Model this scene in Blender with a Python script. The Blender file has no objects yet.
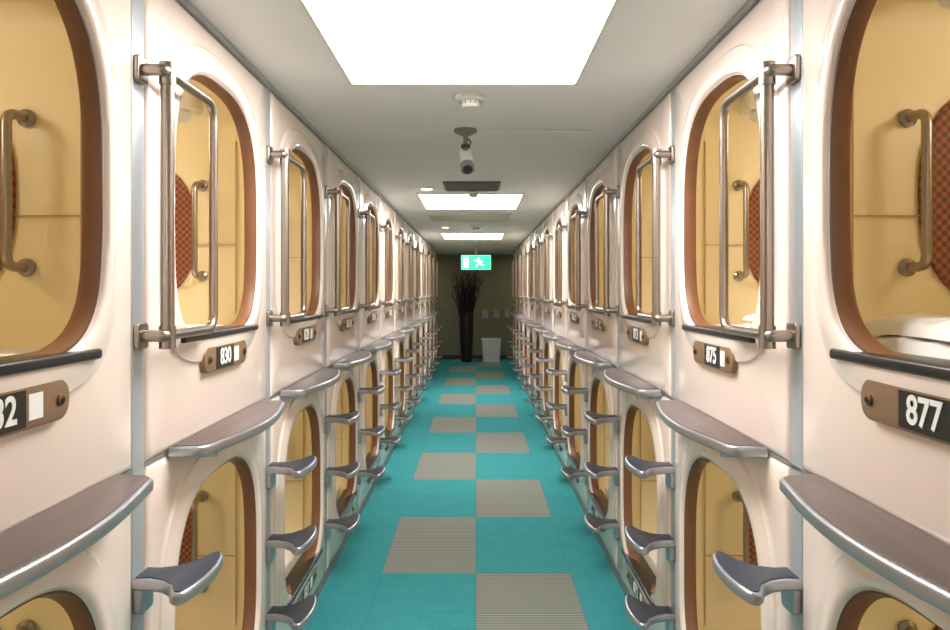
import bpy, math, random
from mathutils import Vector, Matrix
random.seed(4)
sc=bpy.context.scene
sc.view_settings.view_transform='Standard'
XL,XR=0.765,0.725
CEIL=2.265; PITCH=1.09; SEAM1=1.75; K0,K1=-3,12
YB=SEAM1+PITCH*(K0-1); YE=SEAM1+PITCH*K1; YW=16.6
def srgb(r,g,b):
    f=lambda c:(c/255/12.92) if c/255<=0.04045 else ((c/255+0.055)/1.055)**2.4
    return (f(r),f(g),f(b),1)
def mat(name,col,rough=0.5,metal=0.0,coat=0.0,emit=None,es=0.0,noise=None,bump=None,spec=0.5):
    m=bpy.data.materials.new(name); m.use_nodes=True; nt=m.node_tree; b=nt.nodes['Principled BSDF']
    b.inputs['Base Color'].default_value=col; b.inputs['Roughness'].default_value=rough
    b.inputs['Metallic'].default_value=metal; b.inputs['Coat Weight'].default_value=coat
    b.inputs['Specular IOR Level'].default_value=spec
    if emit: b.inputs['Emission Color'].default_value=emit; b.inputs['Emission Strength'].default_value=es
    tc=nt.nodes.new('ShaderNodeTexCoord')
    if noise:
        sc_,amt=noise
        n=nt.nodes.new('ShaderNodeTexNoise'); n.inputs['Scale'].default_value=sc_; n.inputs['Detail'].default_value=4
        nt.links.new(tc.outputs['Object'],n.inputs['Vector'])
        mx=nt.nodes.new('ShaderNodeMix'); mx.data_type='RGBA'
        mx.inputs[6].default_value=tuple(c*(1-amt) for c in col[:3])+(1,); mx.inputs[7].default_value=tuple(min(1,c*(1+amt)) for c in col[:3])+(1,)
        nt.links.new(n.outputs['Fac'],mx.inputs[0]); nt.links.new(mx.outputs[2],b.inputs['Base Color'])
    if bump:
        sc_,st=bump
        n=nt.nodes.new('ShaderNodeTexNoise'); n.inputs['Scale'].default_value=sc_
        nt.links.new(tc.outputs['Object'],n.inputs['Vector'])
        bp=nt.nodes.new('ShaderNodeBump'); bp.inputs['Strength'].default_value=st; bp.inputs['Distance'].default_value=0.01
        nt.links.new(n.outputs['Fac'],bp.inputs['Height']); nt.links.new(bp.outputs['Normal'],b.inputs['Normal'])
    return m
M_panel=mat('molded_plastic_cream',srgb(243,225,213),0.2,coat=0.5,noise=(3,0.02),bump=(5,0.03))
M_brown=mat('brown_ring',srgb(126,82,52),0.45,noise=(30,0.15))
M_dkring=mat('dark_gasket',srgb(66,50,42),0.4)
M_yel=mat('cream_interior',srgb(243,225,178),0.4,noise=(2,0.03))
M_yseam=mat('interior_seam',srgb(190,160,105),0.5)
M_sill=mat('black_sill',srgb(34,32,34),0.3)
M_plate=mat('bronze_plate',srgb(146,116,88),0.35,metal=0.3)
M_black=mat('label_black',srgb(35,32,32),0.4)
M_white=mat('label_white',srgb(240,240,235),0.5)
M_bolt=mat('bolt_metal',srgb(120,100,80),0.3,metal=1)
M_linen=mat('white_linen',srgb(244,240,234),0.9,noise=(20,0.03),bump=(30,0.3))
M_steel=mat('brushed_steel',srgb(166,156,146),0.3,metal=1.0,bump=(60,0.05))
M_rim=mat('aluminium_rim',srgb(180,182,188),0.32,metal=0.85)
M_shelf=mat('shelf_top_greybrown',srgb(96,80,76),0.33,noise=(40,0.12))
M_tread=mat('tread_rubber_slate',srgb(54,60,72),0.45,noise=(80,0.15))
M_post=mat('post_aluminium',srgb(180,186,190),0.35,metal=0.3)
M_ceil=mat('ceiling_paint',srgb(238,238,238),0.7,noise=(1.5,0.03),bump=(60,0.05))
M_wall=mat('wall_olive',srgb(142,135,106),0.8,noise=(2,0.06))
M_wallg=mat('wall_plain',srgb(200,195,185),0.8,noise=(2,0.04))
M_dark=mat('dark_grey',srgb(58,58,60),0.5)
M_grey=mat('mid_grey',srgb(130,128,125),0.5)
M_plast=mat('off_white_plastic',srgb(228,226,218),0.4)
M_paper=mat('notice_paper',srgb(180,178,165),0.6)
M_bin=mat('bin_white',srgb(250,250,248),0.4)
M_light=mat('light_diffuser',srgb(255,255,255),0.5,emit=(1,0.99,0.98,1),es=15.5)
M_lobbyfill=mat('lobby_fill_added',srgb(255,255,255),0.5,emit=(1,0.97,0.9,1),es=11)  # glow for the added lobby fill lights, not a known fixture
M_lamp=mat('lamp_lens',srgb(255,240,210),0.5,emit=(1,0.9,0.72,1),es=3)
M_down=mat('downlight_lens',srgb(255,230,230),0.5,emit=(1,0.8,0.8,1),es=4)
M_exit=mat('exit_green',srgb(0,190,100),0.4,emit=(0.01,0.9,0.28,1),es=1.4)
M_exitw=mat('exit_white',srgb(255,255,255),0.4,emit=(0.6,1,0.75,1),es=1.5)
M_branch=mat('dried_branch',srgb(45,32,26),0.8)
M_vase=mat('dark_vase',srgb(34,27,27),0.4)
M_lens=mat('glass_lens',srgb(10,10,12),0.05,coat=1)
M_weave=mat('perforated_redbrown',srgb(150,78,48),0.5)
nt=M_weave.node_tree; b=nt.nodes['Principled BSDF']
tc=nt.nodes.new('ShaderNodeTexCoord'); sx=nt.nodes.new('ShaderNodeSeparateXYZ')
nt.links.new(tc.outputs['Object'],sx.inputs[0])
def wv(sock,fr):
    a=nt.nodes.new('ShaderNodeMath'); a.operation='MULTIPLY'; nt.links.new(sock,a.inputs[0]); a.inputs[1].default_value=fr
    c=nt.nodes.new('ShaderNodeMath'); c.operation='SINE'; nt.links.new(a.outputs[0],c.inputs[0]); return c.outputs[0]
mu=nt.nodes.new('ShaderNodeMath'); mu.operation='MULTIPLY'; nt.links.new(wv(sx.outputs[0],260),mu.inputs[0]); nt.links.new(wv(sx.outputs[2],260),mu.inputs[1])
mr=nt.nodes.new('ShaderNodeMapRange'); mr.inputs[1].default_value=-.5; mr.inputs[2].default_value=.5; nt.links.new(mu.outputs[0],mr.inputs[0])
mx=nt.nodes.new('ShaderNodeMix'); mx.data_type='RGBA'; mx.inputs[6].default_value=srgb(104,58,38); mx.inputs[7].default_value=srgb(164,98,62)
nt.links.new(mr.outputs[0],mx.inputs[0]); nt.links.new(mx.outputs[2],b.inputs['Base Color'])
# carpet
M_floor=mat('carpet_tiles',srgb(40,170,165),0.95,spec=0.1)
nt=M_floor.node_tree; b=nt.nodes['Principled BSDF']; L=nt.links
def math_(op,a,bb=None):
    n=nt.nodes.new('ShaderNodeMath'); n.operation=op
    for i,v in enumerate((a,bb)):
        if v is None: continue
        if isinstance(v,(int,float)): n.inputs[i].default_value=v
        else: L.new(v,n.inputs[i])
    return n.outputs[0]
tc=nt.nodes.new('ShaderNodeTexCoord'); sx=nt.nodes.new('ShaderNodeSeparateXYZ'); L.new(tc.outputs['Object'],sx.inputs[0])
X_,Y_=sx.outputs[0],sx.outputs[1]
par=math_('FLOORED_MODULO',math_('FLOOR',math_('SUBTRACT',Y_,0.06)),2.0)
side=math_('GREATER_THAN',X_,0.0)
same=math_('LESS_THAN',math_('ABSOLUTE',math_('SUBTRACT',par,side)),0.5)
fac=math_('MULTIPLY',same,math_('LESS_THAN',math_('ABSOLUTE',X_),0.5))
st=math_('GREATER_THAN',math_('SINE',math_('MULTIPLY',Y_,230.0)),0.1)
ns=nt.nodes.new('ShaderNodeTexNoise'); ns.inputs['Scale'].default_value=120; L.new(tc.outputs['Object'],ns.inputs['Vector'])
ns2=nt.nodes.new('ShaderNodeTexNoise'); ns2.inputs['Scale'].default_value=9; ns2.inputs['Detail'].default_value=6; L.new(tc.outputs['Object'],ns2.inputs['Vector'])
mg=nt.nodes.new('ShaderNodeMix'); mg.data_type='RGBA'; mg.inputs[6].default_value=srgb(154,157,148); mg.inputs[7].default_value=srgb(126,131,125)
L.new(st,mg.inputs[0])
nf=math_('ADD',math_('MULTIPLY',ns.outputs['Fac'],1.0),math_('SUBTRACT',math_('MULTIPLY',ns2.outputs['Fac'],0.3),0.15))
mt=nt.nodes.new('ShaderNodeMix'); mt.data_type='RGBA'; mt.inputs[6].default_value=srgb(30,128,134); mt.inputs[7].default_value=srgb(88,180,184)
L.new(nf,mt.inputs[0])
mm=nt.nodes.new('ShaderNodeMix'); mm.data_type='RGBA'; L.new(fac,mm.inputs[0]); L.new(mt.outputs[2],mm.inputs[6]); L.new(mg.outputs[2],mm.inputs[7])
jx=math_('LESS_THAN',math_('FLOORED_MODULO',math_('ADD',X_,0.0015),0.5),0.004)
jy=math_('LESS_THAN',math_('FLOORED_MODULO',math_('ADD',math_('SUBTRACT',Y_,0.06),0.002),0.5),0.005)
j=math_('MULTIPLY',math_('MAXIMUM',jx,jy),0.25)
md=nt.nodes.new('ShaderNodeMix'); md.data_type='RGBA'; L.new(j,md.inputs[0]); L.new(mm.outputs[2],md.inputs[6]); md.inputs[7].default_value=srgb(20,80,80)
L.new(md.outputs[2],b.inputs['Base Color'])
bp=nt.nodes.new('ShaderNodeBump'); bp.inputs['Strength'].default_value=0.4; bp.inputs['Distance'].default_value=0.004
L.new(ns.outputs['Fac'],bp.inputs['Height']); L.new(bp.outputs['Normal'],b.inputs['Normal'])

# ---------------- mesh builder
class MB:
    def __init__(s): s.v=[]; s.f=[]; s.m=[]; s.mats=[]
    def mi(s,m):
        if m not in s.mats: s.mats.append(m)
        return s.mats.index(m)
    def ring(s,pts):
        i=len(s.v); s.v+= [tuple(p) for p in pts]; return list(range(i,i+len(pts)))
    def loft(s,a,b,m,closed=True):
        k=s.mi(m); n=len(a)
        for i in range(n if closed else n-1):
            j=(i+1)%n; s.f.append((a[i],a[j],b[j],b[i])); s.m.append(k)
    def cap(s,a,m): s.f.append(tuple(a)); s.m.append(s.mi(m))
    def box(s,lo,hi,m):
        (x0,y0,z0),(x1,y1,z1)=lo,hi
        i=len(s.v); s.v+=[(x0,y0,z0),(x1,y0,z0),(x1,y1,z0),(x0,y1,z0),(x0,y0,z1),(x1,y0,z1),(x1,y1,z1),(x0,y1,z1)]
        for f in ((0,3,2,1),(4,5,6,7),(0,1,5,4),(1,2,6,5),(2,3,7,6),(3,0,4,7)):
            s.f.append(tuple(i+q for q in f)); s.m.append(s.mi(m))
    def slab(s,outline,c0,c1,r,m,mp,mtop=None):
        n=len(outline)
        nr=[]
        for i in range(n):
            a=Vector(outline[i-1]);c=Vector(outline[(i+1)%n]);d=(c-a); d=d.normalized() if d.length>0 else Vector((1,0)); nr.append(Vector((d.y,-d.x)))
        def off(o,c): return s.ring([mp(outline[i][0]-nr[i].x*o,outline[i][1]-nr[i].y*o,c) for i in range(n)])
        rs=[]
        for k in range(4):
            t=k/3*math.pi/2; rs.append(off(r*(1-math.sin(t)),c0+r*(1-math.cos(t))))
        for k in range(4):
            t=k/3*math.pi/2; rs.append(off(r*(1-math.cos(t)),c1-r*(1-math.sin(t))))
        for a,b_ in zip(rs[:-1],rs[1:]): s.loft(a,b_,m)
        s.cap(rs[0][::-1],m); s.cap(rs[-1],mtop or m)
    def tube(s,path,rad,m,n=12,fil=0.0,caps=True):
        P=[Vector(p) for p in path]
        if fil>0:
            Q=[P[0]]
            for i in range(1,len(P)-1):
                a,b_,c=P[i-1],P[i],P[i+1]
                f=min(fil,(a-b_).length*.45,(c-b_).length*.45)
                s0=b_+(a-b_).normalized()*f; s1=b_+(c-b_).normalized()*f
                for k in range(7):
                    t=k/6; Q.append(s0*(1-t)**2+b_*2*t*(1-t)+s1*t*t)
            Q.append(P[-1]); P=Q
        T=[]
        for i in range(len(P)):
            a=P[max(i-1,0)]; b_=P[min(i+1,len(P)-1)]; T.append((b_-a).normalized())
        up=Vector((0,0,1)) if abs(T[0].z)<.9 else Vector((1,0,0))
        N=(up-T[0]*up.dot(T[0])).normalized(); prev=None
        for i,p in enumerate(P):
            N=(N-T[i]*N.dot(T[i])).normalized(); B=T[i].cross(N)
            rr=rad[i] if isinstance(rad,list) else rad
            r=s.ring([p+(N*math.cos(2*math.pi*k/n)+B*math.sin(2*math.pi*k/n))*rr for k in range(n)])
            if prev: s.loft(prev,r,m)
            elif caps: s.cap(r[::-1],m)
            prev=r
        if caps: s.cap(prev,m)
    def lathe(s,prof,c,m,n=32,mp=None):
        mp=mp or (lambda x,y,z:(x,y,z)); prev=None
        for (r,z) in prof:
            q=s.ring([mp(c[0]+r*math.cos(2*math.pi*k/n),c[1]+r*math.sin(2*math.pi*k/n),c[2]+z) for k in range(n)])
            if prev: s.loft(prev,q,m)
            else: s.cap(q[::-1],m)
            prev=q
        s.cap(prev,m)
    def mesh(s,name,mirror=False,ang=35):
        me=bpy.data.meshes.new(name)
        v=[(-a,b_,c) for a,b_,c in s.v] if mirror else s.v
        f=[t[::-1] for t in s.f] if mirror else s.f
        me.from_pydata([tuple(q) for q in v],[],f)
        for m in s.mats: me.materials.append(m)
        me.polygons.foreach_set('material_index',s.m)
        me.polygons.foreach_set('use_smooth',[True]*len(f))
        me.set_sharp_from_angle(angle=math.radians(ang)); me.update()
        return me
def obj(name,me,loc=(0,0,0),parent=None):
    o=bpy.data.objects.new(name,me); sc.collection.objects.link(o); o.location=loc
    if parent: o.parent=parent
    return o
def se(phi,a,b_,n):
    c,s_=math.cos(phi),math.sin(phi); r=(abs(c/a)**n+abs(s_/b_)**n)**(-1/n); return (r*c,r*s_)
def rrect(a0,b0,a1,b1,r,k=5):
    o=[]
    for cx,cy,st_ in ((a1-r,b0+r,-90),(a1-r,b1-r,0),(a0+r,b1-r,90),(a0+r,b0+r,180)):
        for i in range(k+1):
            t=math.radians(st_+90*i/k); o.append((cx+r*math.cos(t),cy+r*math.sin(t)))
    return o
N=128
PH=[2*math.pi*(i+.5)/N for i in range(N)]
CU=0.53
VP=-.437; PP=.017
def capsule(vb,vt):
    mb=MB()
    inner=[se(t,.37,.37,2.9 if math.sin(t)>0 else 4.2) for t in PH]
    def R(sca,p): return mb.ring([(p,CU+a*sca,b_*sca) for a,b_ in inner])
    def rect(ins,p):
        u0,u1=.035+ins-CU,1.055-ins-CU; b0,b1=vb+ins,vt-ins
        pts=[]
        for a,b_ in inner:
            ta=(u1 if a>0 else u0)/a; tb=(b1 if b_>0 else b0)/b_
            t=min(ta,tb); pts.append([a*t,b_*t])
        for cx,cy in ((u0,b0),(u1,b0),(u1,b1),(u0,b1)):
            i=min(range(N),key=lambda q:(pts[q][0]-cx)**2+(pts[q][1]-cy)**2); pts[i]=[cx,cy]
        return mb.ring([(p,CU+a,b_) for a,b_ in pts])
    A=R(.980,-.034); A2=R(.966,-.030); B=R(.962,-.022); C=R(.974,-.004); D=R(.984,.005); D2=R(.994,.006)
    mb.loft(A,A2,M_brown); mb.loft(A2,B,M_brown); mb.loft(B,C,M_brown); mb.loft(C,D,M_brown); mb.loft(D,D2,M_dkring)
    prof=[(.997,.004),(1.004,.012),(1.018,.017),(1.045,.0185),(1.085,.017),(1.125,.013),(1.16,.0095),(1.185,.0075),(1.195,.003),(1.205,.001),(1.23,0)]
    rs=[R(a,b_) for a,b_ in prof]
    mb.loft(D2,rs[0],M_panel)
    for a,b_ in zip(rs[:-1],rs[1:]): mb.loft(a,b_,M_panel)
    last=rs[-1]
    for ins,p in ((.02,0),(.010,-.003),(.003,-.009),(0,-.02)):
        q=rect(ins,p); mb.loft(last,q,M_panel); last=q
    ip=[se(t,.495,.455,7) for t in PH]
    def I(p,sca=1.0): return mb.ring([(p,.545+a*sca,b_*sca) for a,b_ in ip])
    r1=I(-.05,.93); mb.loft(A,r1,M_yel); r1b=I(-.07,.985); mb.loft(r1,r1b,M_yel); r2=I(-.10); mb.loft(r1b,r2,M_yel)
    pv=r2
    for p in (-.9,-1.85):
        q=I(p); mb.loft(pv,q,M_yel); pv=q
    q=I(-1.9,.93); mb.loft(pv,q,M_yel); mb.cap(q,M_yel)
    for u0,u1 in ((1.032,1.0367),(.0523,.057)):
        mb.box((-1.85,u0,-.077),(-.11,u1,-.0745),M_yseam)
        mb.box((-.109,u0,-.34),(-.1065,u1,.3),M_yseam)
    ov=[(-.505+a,-.03+b_) for a,b_ in [se(2*math.pi*i/48,.25,.26,2.6) for i in range(48)]]
    mb.slab(ov,0,.012,.004,M_weave,lambda a,b_,c:(a,1.041-c,b_))
    mb.slab(ov[::-1],0,.012,.004,M_weave,lambda a,b_,c:(a,.049+c,b_))
    mb.tube([(-.230,1.035,.14),(-.235,.97,.14),(-.235,.97,-.19),(-.230,1.035,-.19)],.011,M_steel,fil=.045)
    for v in (.14,-.19): mb.lathe([(0.001,0),(.02,0),(.02,.006),(.012,.012)],(0,0,0),M_steel,16,lambda x,y,z,v=v:(-.230+x,1.037-z,v+y))
    mb.slab(rrect(-1.86,.075,-.10,1.015,.05),-.45,-.362,.02,M_linen,lambda a,b_,c:(a,b_,c))
    mb.slab(rrect(-.32,.90,-.21,.99,.02),.385,.45,.008,M_plast,lambda a,b_,c:(a,b_,c))
    mb.tube([(-.265,.93,.39),(-.25,.91,.36)],[.02,.026],M_plast,16)
    mb.lathe([(.06,.0),(.065,.012),(.065,.03)],(-.9,.545,.425),M_lamp,24)
    mb.slab(rrect(CU-.33,-.376,CU+.33,-.355,.008),-.06,.026,.006,M_sill,lambda a,b_,c:(c,a,b_))
    mb.slab(rrect(.365,VP-.037,.752,VP+.037,.033,8),-.005,PP,.004,M_plate,lambda a,b_,c:(c,a,b_))
    for u in (.718,.40):
        mb.lathe([(.011,0),(.011,.003),(.006,.006)],(0,0,0),M_bolt,16,lambda x,y,z,u=u:(PP+z,u+x,VP+y))
        mb.lathe([(.005,0),(.005,.001)],(0,0,0),M_black,10,lambda x,y,z,u=u:(PP+.0062+z,u+x,VP+y))
    return mb
def plate_bits(mb,right):
    if right: mb.box((PP,.475,VP-.031),(PP+.0012,.622,VP+.031),M_black); mb.box((PP,.430,VP-.022),(PP+.0012,.468,VP+.022),M_white)
    else: mb.box((PP,.457,VP-.031),(PP+.0012,.612,VP+.031),M_black); mb.box((PP,.620,VP-.022),(PP+.0012,.662,VP+.022),M_white)
ZU,ZL=1.74,.61
meshes={}
for lvl,(vb,vt) in {'u':(1.095-ZU,2.25-ZU),'l':(.05-ZL,1.09-ZL)}.items():
    for sd in 'LR':
        mb=capsule(vb,vt); plate_bits(mb,sd=='R'); meshes[lvl+sd]=mb.mesh('capsule_'+lvl+sd,sd=='R')
# shelf
u0,u1=.155,.955
def arc(c,r,a0,a1,k): return [(c[0]+r*math.cos(math.radians(a0+(a1-a0)*i/k)),c[1]+r*math.sin(math.radians(a0+(a1-a0)*i/k))) for i in range(k+1)]
ol=[(u0,.0),(u0,.04)]+arc((u0+.045,.055),.045,180,115,5)
for i in range(1,16):
    t=i/16; ol.append((u0+.045+(u1-u0-.09)*t,.098+.044*math.sin(math.pi*t)))
ol+=arc((u1-.045,.055),.045,65,0,5)+[(u1,.04),(u1,.0)]
ol=ol[::-1]
mb=MB(); MPS=lambda a,b_,c:(b_,a,c)
mb.slab(ol,-.028,0,.007,M_rim,MPS)
def inset(o,d):
    n=len(o); r=[]
    for i in range(n):
        a=Vector(o[i-1]);c=Vector(o[(i+1)%n]);t=(c-a).normalized(); r.append((o[i][0]-t.y*d,o[i][1]+t.x*d))
    return r
oi=inset(ol,.008); mb.slab(oi,-.01,.0022,.001,M_shelf,MPS)
for u in (.3,.81): mb.box((-.005,u-.01,-.055),(.07,u+.01,-.027),M_rim)
shelf={sd:mb.mesh('shelf_'+sd,sd=='R') for sd in 'LR'}
# foothold
half=[(.036,-.006),(.038,.03),(.05,.065),(.08,.095),(.118,.112),(.130,.122),(.132,.136),(.123,.147),(.09,.157),(.045,.164)]
st_=[(a,b_) for a,b_ in half]+[(0,.166)]+[(-a,b_) for a,b_ in half[::-1]]
mb=MB()
def MPT(a,b_,c): return (b_,a,c+.10*max(0,b_-.08)) 
mb.slab(st_,-.028,0,.008,M_rim,MPT); mb.slab(inset(st_,.008),-.01,.0025,.001,M_tread,MPT)
mb.slab(rrect(-.034,-.085,.034,-.004,.012),-.006,.016,.005,M_rim,lambda a,b_,c:(c,a,b_))
foot={sd:mb.mesh('foothold_'+sd,sd=='R') for sd in 'LR'}
def grab():
    mb=MB(); t0,b0=2.003,1.395; s=.052
    mb.tube([(s,.02,b0-.018),(s,.02,t0+.018)],.0155,M_steel,16)
    mb.tube([(s,.02,t0),(s,.33,t0),(s,.33,b0),(s,.02,b0)],.012,M_steel,14,fil=.05)
    for v in (t0,b0):
        mb.tube([(-.005,.0,v),(s,.0,v),(s,.02,v)],.014,M_steel,14,fil=.01)
        mb.tube([(s,.02,v-.03),(s,.02,v+.022)],.019,M_steel,16)
        mb.slab(rrect(-.028,v-.03,.028,v+.03,.01),-.006,.006,.003,M_steel,lambda a,b_,c:(c,a,b_))
    return mb
g=grab(); rail={sd:g.mesh('rail_'+sd,sd=='R') for sd in 'LR'}
mb=MB(); o=rrect(-.033,-.03,.033,-.006,.005)
mb.slab(o,.0,2.262,.002,M_post,lambda a,b_,c:(b_,a,c))
post={sd:mb.mesh('post_'+sd,sd=='R') for sd in 'LR'}

caps={}
for sd in 'LR':
    X=-XL if sd=='L' else XR; sg=1 if sd=='L' else -1
    for k in range(K0,K1+1):
        y=SEAM1+PITCH*(k-1)
        for lvl,Z in (('u',ZU),('l',ZL)):
            e=bpy.data.objects.new('sleeping_capsule',None); sc.collection.objects.link(e); e.location=(X,y,Z); e.empty_display_size=.1
            caps[(sd,k,lvl)]=e
            obj('capsule_shell',meshes[lvl+sd],(0,0,0),e)
            num=(832-2*k if lvl=='u' else 831-2*k) if sd=='L' else (877-2*k if lvl=='u' else 876-2*k)
            if k>=0:
                c=bpy.data.curves.new('digits','FONT'); c.body=str(num); c.size=.066; c.align_x='CENTER'; c.align_y='CENTER'; c.offset=.0014; c.extrude=.0006; c.space_character=.98
                c.materials.append(M_white)
                t=obj('number_digits',c,(sg*(PP+.0022),.536 if sd=='L' else .548,VP),e)
                t.rotation_euler=(math.pi/2,0,math.pi/2*sg)
            if k>=-1:
                ld=bpy.data.lights.new('capsule_lamp','POINT'); ld.energy=4.2 if lvl=='u' else 2.8; ld.color=(1,.89,.71); ld.shadow_soft_size=.08
                obj('capsule_lamp',ld,(-sg*.75,.5,.30),e)
        obj('wall_shelf',shelf[sd],(X,y,1.11))
        if k>K0:
            obj('grab_rail',rail[sd],(X,y,0))
            e=bpy.data.objects.new('foothold_ladder',None); sc.collection.objects.link(e); e.location=(X,y,0)
            for i,z in enumerate((.853,.583,.313)): obj('step_%d'%(i+1),foot[sd],(0,0,z),e)
    i=1 if sd=='L' else 100
    for k in range(K0,K1+2):
        obj('trim_%d'%i,post[sd],(X,SEAM1+PITCH*(k-1),0)); i+=1
    s=1 if sd=='L' else -1
    def bx(name,lo,hi,m):
        mb=MB(); mb.box(tuple(min(a,b_) for a,b_ in zip(lo,hi)),tuple(max(a,b_) for a,b_ in zip(lo,hi)),m); return obj(name,mb.mesh(name))
    bx('trim_%d'%i,(X-s*.02,YB,2.249),(X+s*.006,YE,CEIL-.001),M_post); i+=1
    bx('trim_%d'%i,(X-s*.025,YB,1.088),(X-s*.006,YE,1.098),M_grey); i+=1
    bx('baseboard_left' if sd=='L' else 'baseboard_right',(X-s*.03,YB,0),(X-s*.004,YE,.06),M_grey)
    bx('wall_left' if sd=='L' else 'wall_right',(X-s*2.0,YB,0),(X-s*1.95,YW,CEIL),M_wallg)
    bx('wall_return_left' if sd=='L' else 'wall_return_right',(X-s*1.95,YE+.03,0),(X-s*.0,YE+.13,CEIL),M_wall)
def simple(name,lo,hi,m):
    mb=MB(); mb.box(lo,hi,m); return obj(name,mb.mesh(name))
simple('floor',(-XL-2,YB-.1,-.05),(XR+2,YW+.1,0),M_floor)
simple('ceiling',(-XL-2,YB-.1,CEIL),(XR+2,YW+.1,CEIL+.05),M_ceil)
simple('wall_far',(-XL-2,YW,0),(XR+2,YW+.1,CEIL),M_wall)
simple('wall_near',(-XL-2,YB-.1,0),(XR+2,YB,CEIL),M_wallg)
simple('baseboard_far',(-XL-1.9,YW-.015,0),(XR+1.9,YW,.09),M_dark)
for x0,x1,y0,y1 in ((-.457,.368,-2.45,-1.33),(-.452,.362,1.70,2.80),(-.457,.368,6.04,7.15),(-.457,.368,10.25,11.36),(1.0,1.4,15.4,15.8),(-1.5,-1.1,15.4,15.8)):  # last two are added fill lights, out of view, to brighten the far wall
    mb=MB()
    mb.box((x0,y0,CEIL-.008),(x1,y1,CEIL-.002),M_light if y0<15 else M_lobbyfill)
    for lo,hi in (((x0-.012,y0-.012),(x0,y1+.012)),((x1,y0-.012),(x1+.012,y1+.012)),((x0,y0-.012),(x1,y0)),((x0,y1),(x1,y1+.012))):
        mb.box((lo[0],lo[1],CEIL-.012),(hi[0],hi[1],CEIL),M_plast)
    obj('ceiling_light_or_fill',mb.mesh('ceiling_light_or_fill'))  # corridor panels, plus the two added lobby fills
def detector(x,y,sc_=1):
    mb=MB(); mb.lathe([(.06*sc_,0),(.061*sc_,-.014),(.054*sc_,-.021),(.038*sc_,-.023),(.038*sc_,-.038),(.032*sc_,-.046),(.012*sc_,-.05)],(0,0,0),M_plast,32)
    for k in range(12):
        a=k*math.pi/6; mb.box((.039*sc_*math.cos(a)-.002,.039*sc_*math.sin(a)-.002,-.035),(.039*sc_*math.cos(a)+.002,.039*sc_*math.sin(a)+.002,-.024),M_grey)
    obj('smoke_detector',mb.mesh('smoke_detector'),(x,y,CEIL))
detector(-.022,3.02); detector(-.02,5.93,.9) ; detector(0.0,9.2)
mb=MB()
mb.lathe([(.055,0),(.055,-.014),(.03,-.026),(.014,-.034)],(0,0,0),M_grey,28)
mb.tube([(0,0,-.02),(0,0,-.075)],.011,M_grey,12)
mb.lathe([(.012,0.012),(.022,.006),(.022,-.008),(.012,-.014)],(0,0,-.08),M_dark,18)
mb.tube([(0,0,-.08),(0,-.01,-.10)],.012,M_grey,12)
d=Vector((.1,-.75,-.9)).normalized(); c0=Vector((0,.03,-.105)); 
mb.tube([c0,c0+d*.09],.030,M_plast,20); mb.tube([c0+d*.09,c0+d*.12],.034,M_grey,20); mb.tube([c0+d*.118,c0+d*.124],.024,M_lens,20)
mb.tube([(0,.0,-.03),(.025,.03,-.055),(.012,.03,-.09)],.004,M_dark,8)
mb.tube([(.04,0,-.005),(.6,0,-.005)],.004,M_plast,8)
obj('security_camera',mb.mesh('security_camera'),(-.05,3.65,CEIL))
def vent(x0,x1,y0,y1,body,sl,n,d_):
    mb=MB(); mb.slab(rrect(x0,y0,x1,y1,.01),CEIL-.014,CEIL,.004,body,lambda a,b_,c:(a,b_,c))
    mb.box((x0+.02,y0+.02,CEIL-.0155),(x1-.02,y1-.02,CEIL-.0135),M_dark)
    for k in range(n):
        yy=y0+.03+(y1-y0-.06)*k/(n-1); mb.box((x0+.02,yy-d_,CEIL-.022),(x1-.02,yy+d_,CEIL-.0155),sl)
    obj('ceiling_air_vent',mb.mesh('ceiling_air_vent'))
vent(-.235,.175,5.38,5.80,M_grey,M_grey,9,.008)
vent(-.5,.36,7.55,8.3,M_plast,M_plast,6,.035)
for x,y in ((-.37,5.75),(-.37,9.3)):
    mb=MB(); mb.lathe([(.055,0),(.055,-.006),(.045,-.008)],(0,0,0),M_plast,28); mb.lathe([(.043,-.008),(.04,-.011)],(0,0,0),M_down,28)
    obj('recessed_downlight',mb.mesh('recessed_downlight'),(x,y,CEIL))
# exit sign
mb=MB(); w,h=.235,.115; zc=1.93
mb.slab(rrect(-w,-h,w,h,.012),-.03,.03,.005,M_plast,lambda a,b_,c:(a,c,b_))
mb.box((-w+.006,-.034,-h+.006),(w-.006,-.0305,h-.006),M_exit)
mb.box((-w+.035,-.036,-h+.03),(-.12,-.0345,h-.03),M_exitw)
F=-.037
def limb(pts,r): mb.tube([(a,F,b_) for a,b_ in pts],r,M_exitw,8,fil=.01)
mb.lathe([(.017,-.002),(.017,.002)],(0,0,0),M_exitw,16,lambda x,y,z:(.035+x,F+z,.058+y))
limb([(.04,.035),(.055,-.01)],.014); limb([(.04,.03),(.0,.02),(-.02,.04)],.007); limb([(.045,.03),(.085,.02),(.1,-.005)],.007)
limb([(.055,-.01),(.02,-.035),(.0,-.075)],.009); limb([(.055,-.01),(.09,-.04),(.13,-.045)],.009)
mb.tube([(0,0,h),(0,0,CEIL-zc-.004)],.012,M_grey,12); mb.lathe([(.05,0),(.05,-.015),(.03,-.02)],(0,0,CEIL-zc),M_plast,24)
obj('exit_sign',mb.mesh('exit_sign'),(0,12.0,zc))
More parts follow.
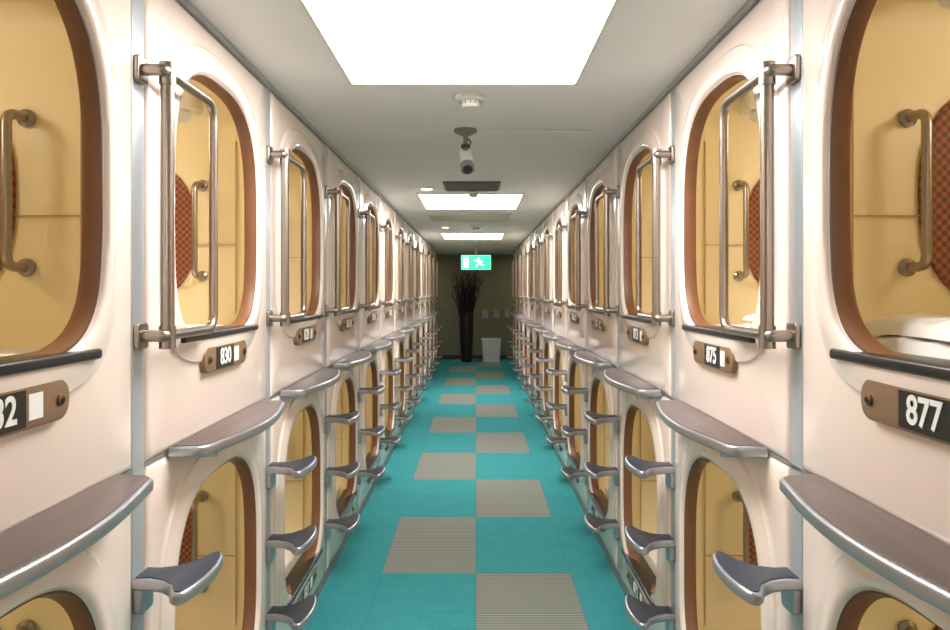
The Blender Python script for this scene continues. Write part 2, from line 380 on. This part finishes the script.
# branches in vase
mb=MB()
mb.lathe([(.09,0),(.11,.02),(.13,.3),(.145,.7),(.15,1.0),(.14,1.02),(.125,1.0),(.11,.6)],(0,0,0),M_vase,32)
for k in range(95):
    a=random.uniform(0,2*math.pi); r=random.uniform(.08,.48); hh=random.uniform(1.4,1.98); 
    p0=Vector((.07*math.cos(a),.07*math.sin(a),.6)); p3=Vector((r*.8*math.cos(a),r*.5*math.sin(a),hh))
    pts=[]
    for j in range(8):
        t=j/7; p=p0.lerp(p3,t); p.x-=math.cos(a)*r*.3*math.sin(math.pi*t)*.3; p+=Vector((random.uniform(-.012,.012),random.uniform(-.012,.012),0)); pts.append(p)
    mb.tube(pts,[.010*(1-.7*j/7) for j in range(8)],M_branch,5)
    for j in range(3,7):
        q=pts[j]+Vector((random.uniform(-.07,.07),random.uniform(-.05,.05),.12)); mb.tube([pts[j],q],.004,M_branch,4)
obj('dried_branch_vase',mb.mesh('dried_branch_vase'),(-.2,16.0,0))
mb=MB()
def rr(s_,z): return mb.ring([(a*s_,b_*s_,z) for a,b_ in rrect(-.2,-.15,.2,.15,.04)])
rs=[rr(.85,0),rr(.87,.01),rr(1,.46),rr(1.04,.465),rr(1.04,.49),rr(.97,.49),rr(.82,.03)]
mb.cap(rs[0][::-1],M_bin)
for a,b_ in zip(rs[:-1],rs[1:]): mb.loft(a,b_,M_bin)
mb.cap(rs[-1],M_bin)
obj('waste_bin',mb.mesh('waste_bin'),(.32,16.0,0))
for x,z,w_,h_ in ((.20,.98,.17,.2),(.44,.98,.17,.2),(.68,1.0,.14,.2)):
    mb=MB(); mb.slab(rrect(-w_/2,-h_/2,w_/2,h_/2,.006),0,.02,.004,M_grey,lambda a,b_,c:(a,-c,b_))
    mb.box((-w_/2+.02,-.0215,-h_/2+.02),(w_/2-.02,-.0203,h_/2-.02),M_paper)
    for q in range(4): mb.box((-w_/2+.035,-.0225,.05-q*.03),(w_/2-.035,-.0216,.058-q*.03),M_grey)
    obj('wall_notice',mb.mesh('wall_notice'),(x,YW,z))
def duvet(cap,p,u,lx,ly,lz,seed,layers=1):
    rnd=random.Random(seed); nx,ny=60,60; mb=MB()
    for q in range(layers):
        ph=[rnd.uniform(0,6) for _ in range(6)]; rows=[]; H=lz/layers
        for i_ in range(nx+1):
            row=[]
            for j_ in range(ny+1):
                a=i_/nx*2-1; b_=j_/ny*2-1
                e=max(0,(1-a**10))**.4*max(0,(1-b_**10))**.4
                w=.86+.08*math.sin(4*a+2*b_+ph[0])+.05*math.sin(9*b_-5*a+ph[1])+.05*math.sin(19*b_+6*a+ph[2])+.03*math.sin(33*a+11*b_)
                row.append((a*lx/2*(1-.03*q)+.01*math.sin(5*b_+ph[3]),b_*ly/2*(1-.04*q)+.012*math.sin(4*a+ph[4]),H*q*.9+H*1.15*e*w))
            rows.append(mb.ring(row))
        for a,b_ in zip(rows[:-1],rows[1:]): mb.loft(a,b_,M_linen,closed=False)
        bot=[rows[i_][0] for i_ in range(nx+1)]+[rows[nx][j_] for j_ in range(1,ny+1)]+[rows[i_][ny] for i_ in range(nx-1,-1,-1)]+[rows[0][j_] for j_ in range(ny-1,0,-1)]
        mb.cap(bot[::-1],M_linen)
    sg=-1 if cap[0]=='L' else 1
    obj('folded_duvet',mb.mesh('folded_duvet',ang=80),(sg*p,u,-.362),caps[cap])
duvet(('R',0,'u'),.345,.715,.50,.56,.072,1,2)
duvet(('L',0,'u'),.5,.45,.5,.5,.05,2)
duvet(('R',1,'u'),.42,.6,.5,.5,.05,3,2)
w=bpy.data.worlds.new('World'); sc.world=w; w.use_nodes=True; w.node_tree.nodes['Background'].inputs[0].default_value=(.9,.95,1,1); w.node_tree.nodes['Background'].inputs[1].default_value=.3
cam=bpy.data.cameras.new('Camera'); cam.sensor_width=36; cam.lens=766/950*36; cam.shift_y=-25/950; cam.shift_x=-1/950; cam.clip_start=.02
co=bpy.data.objects.new('Camera',cam); sc.collection.objects.link(co); co.location=(0,0,1.5); co.rotation_euler=(math.pi/2,0,0); sc.camera=co
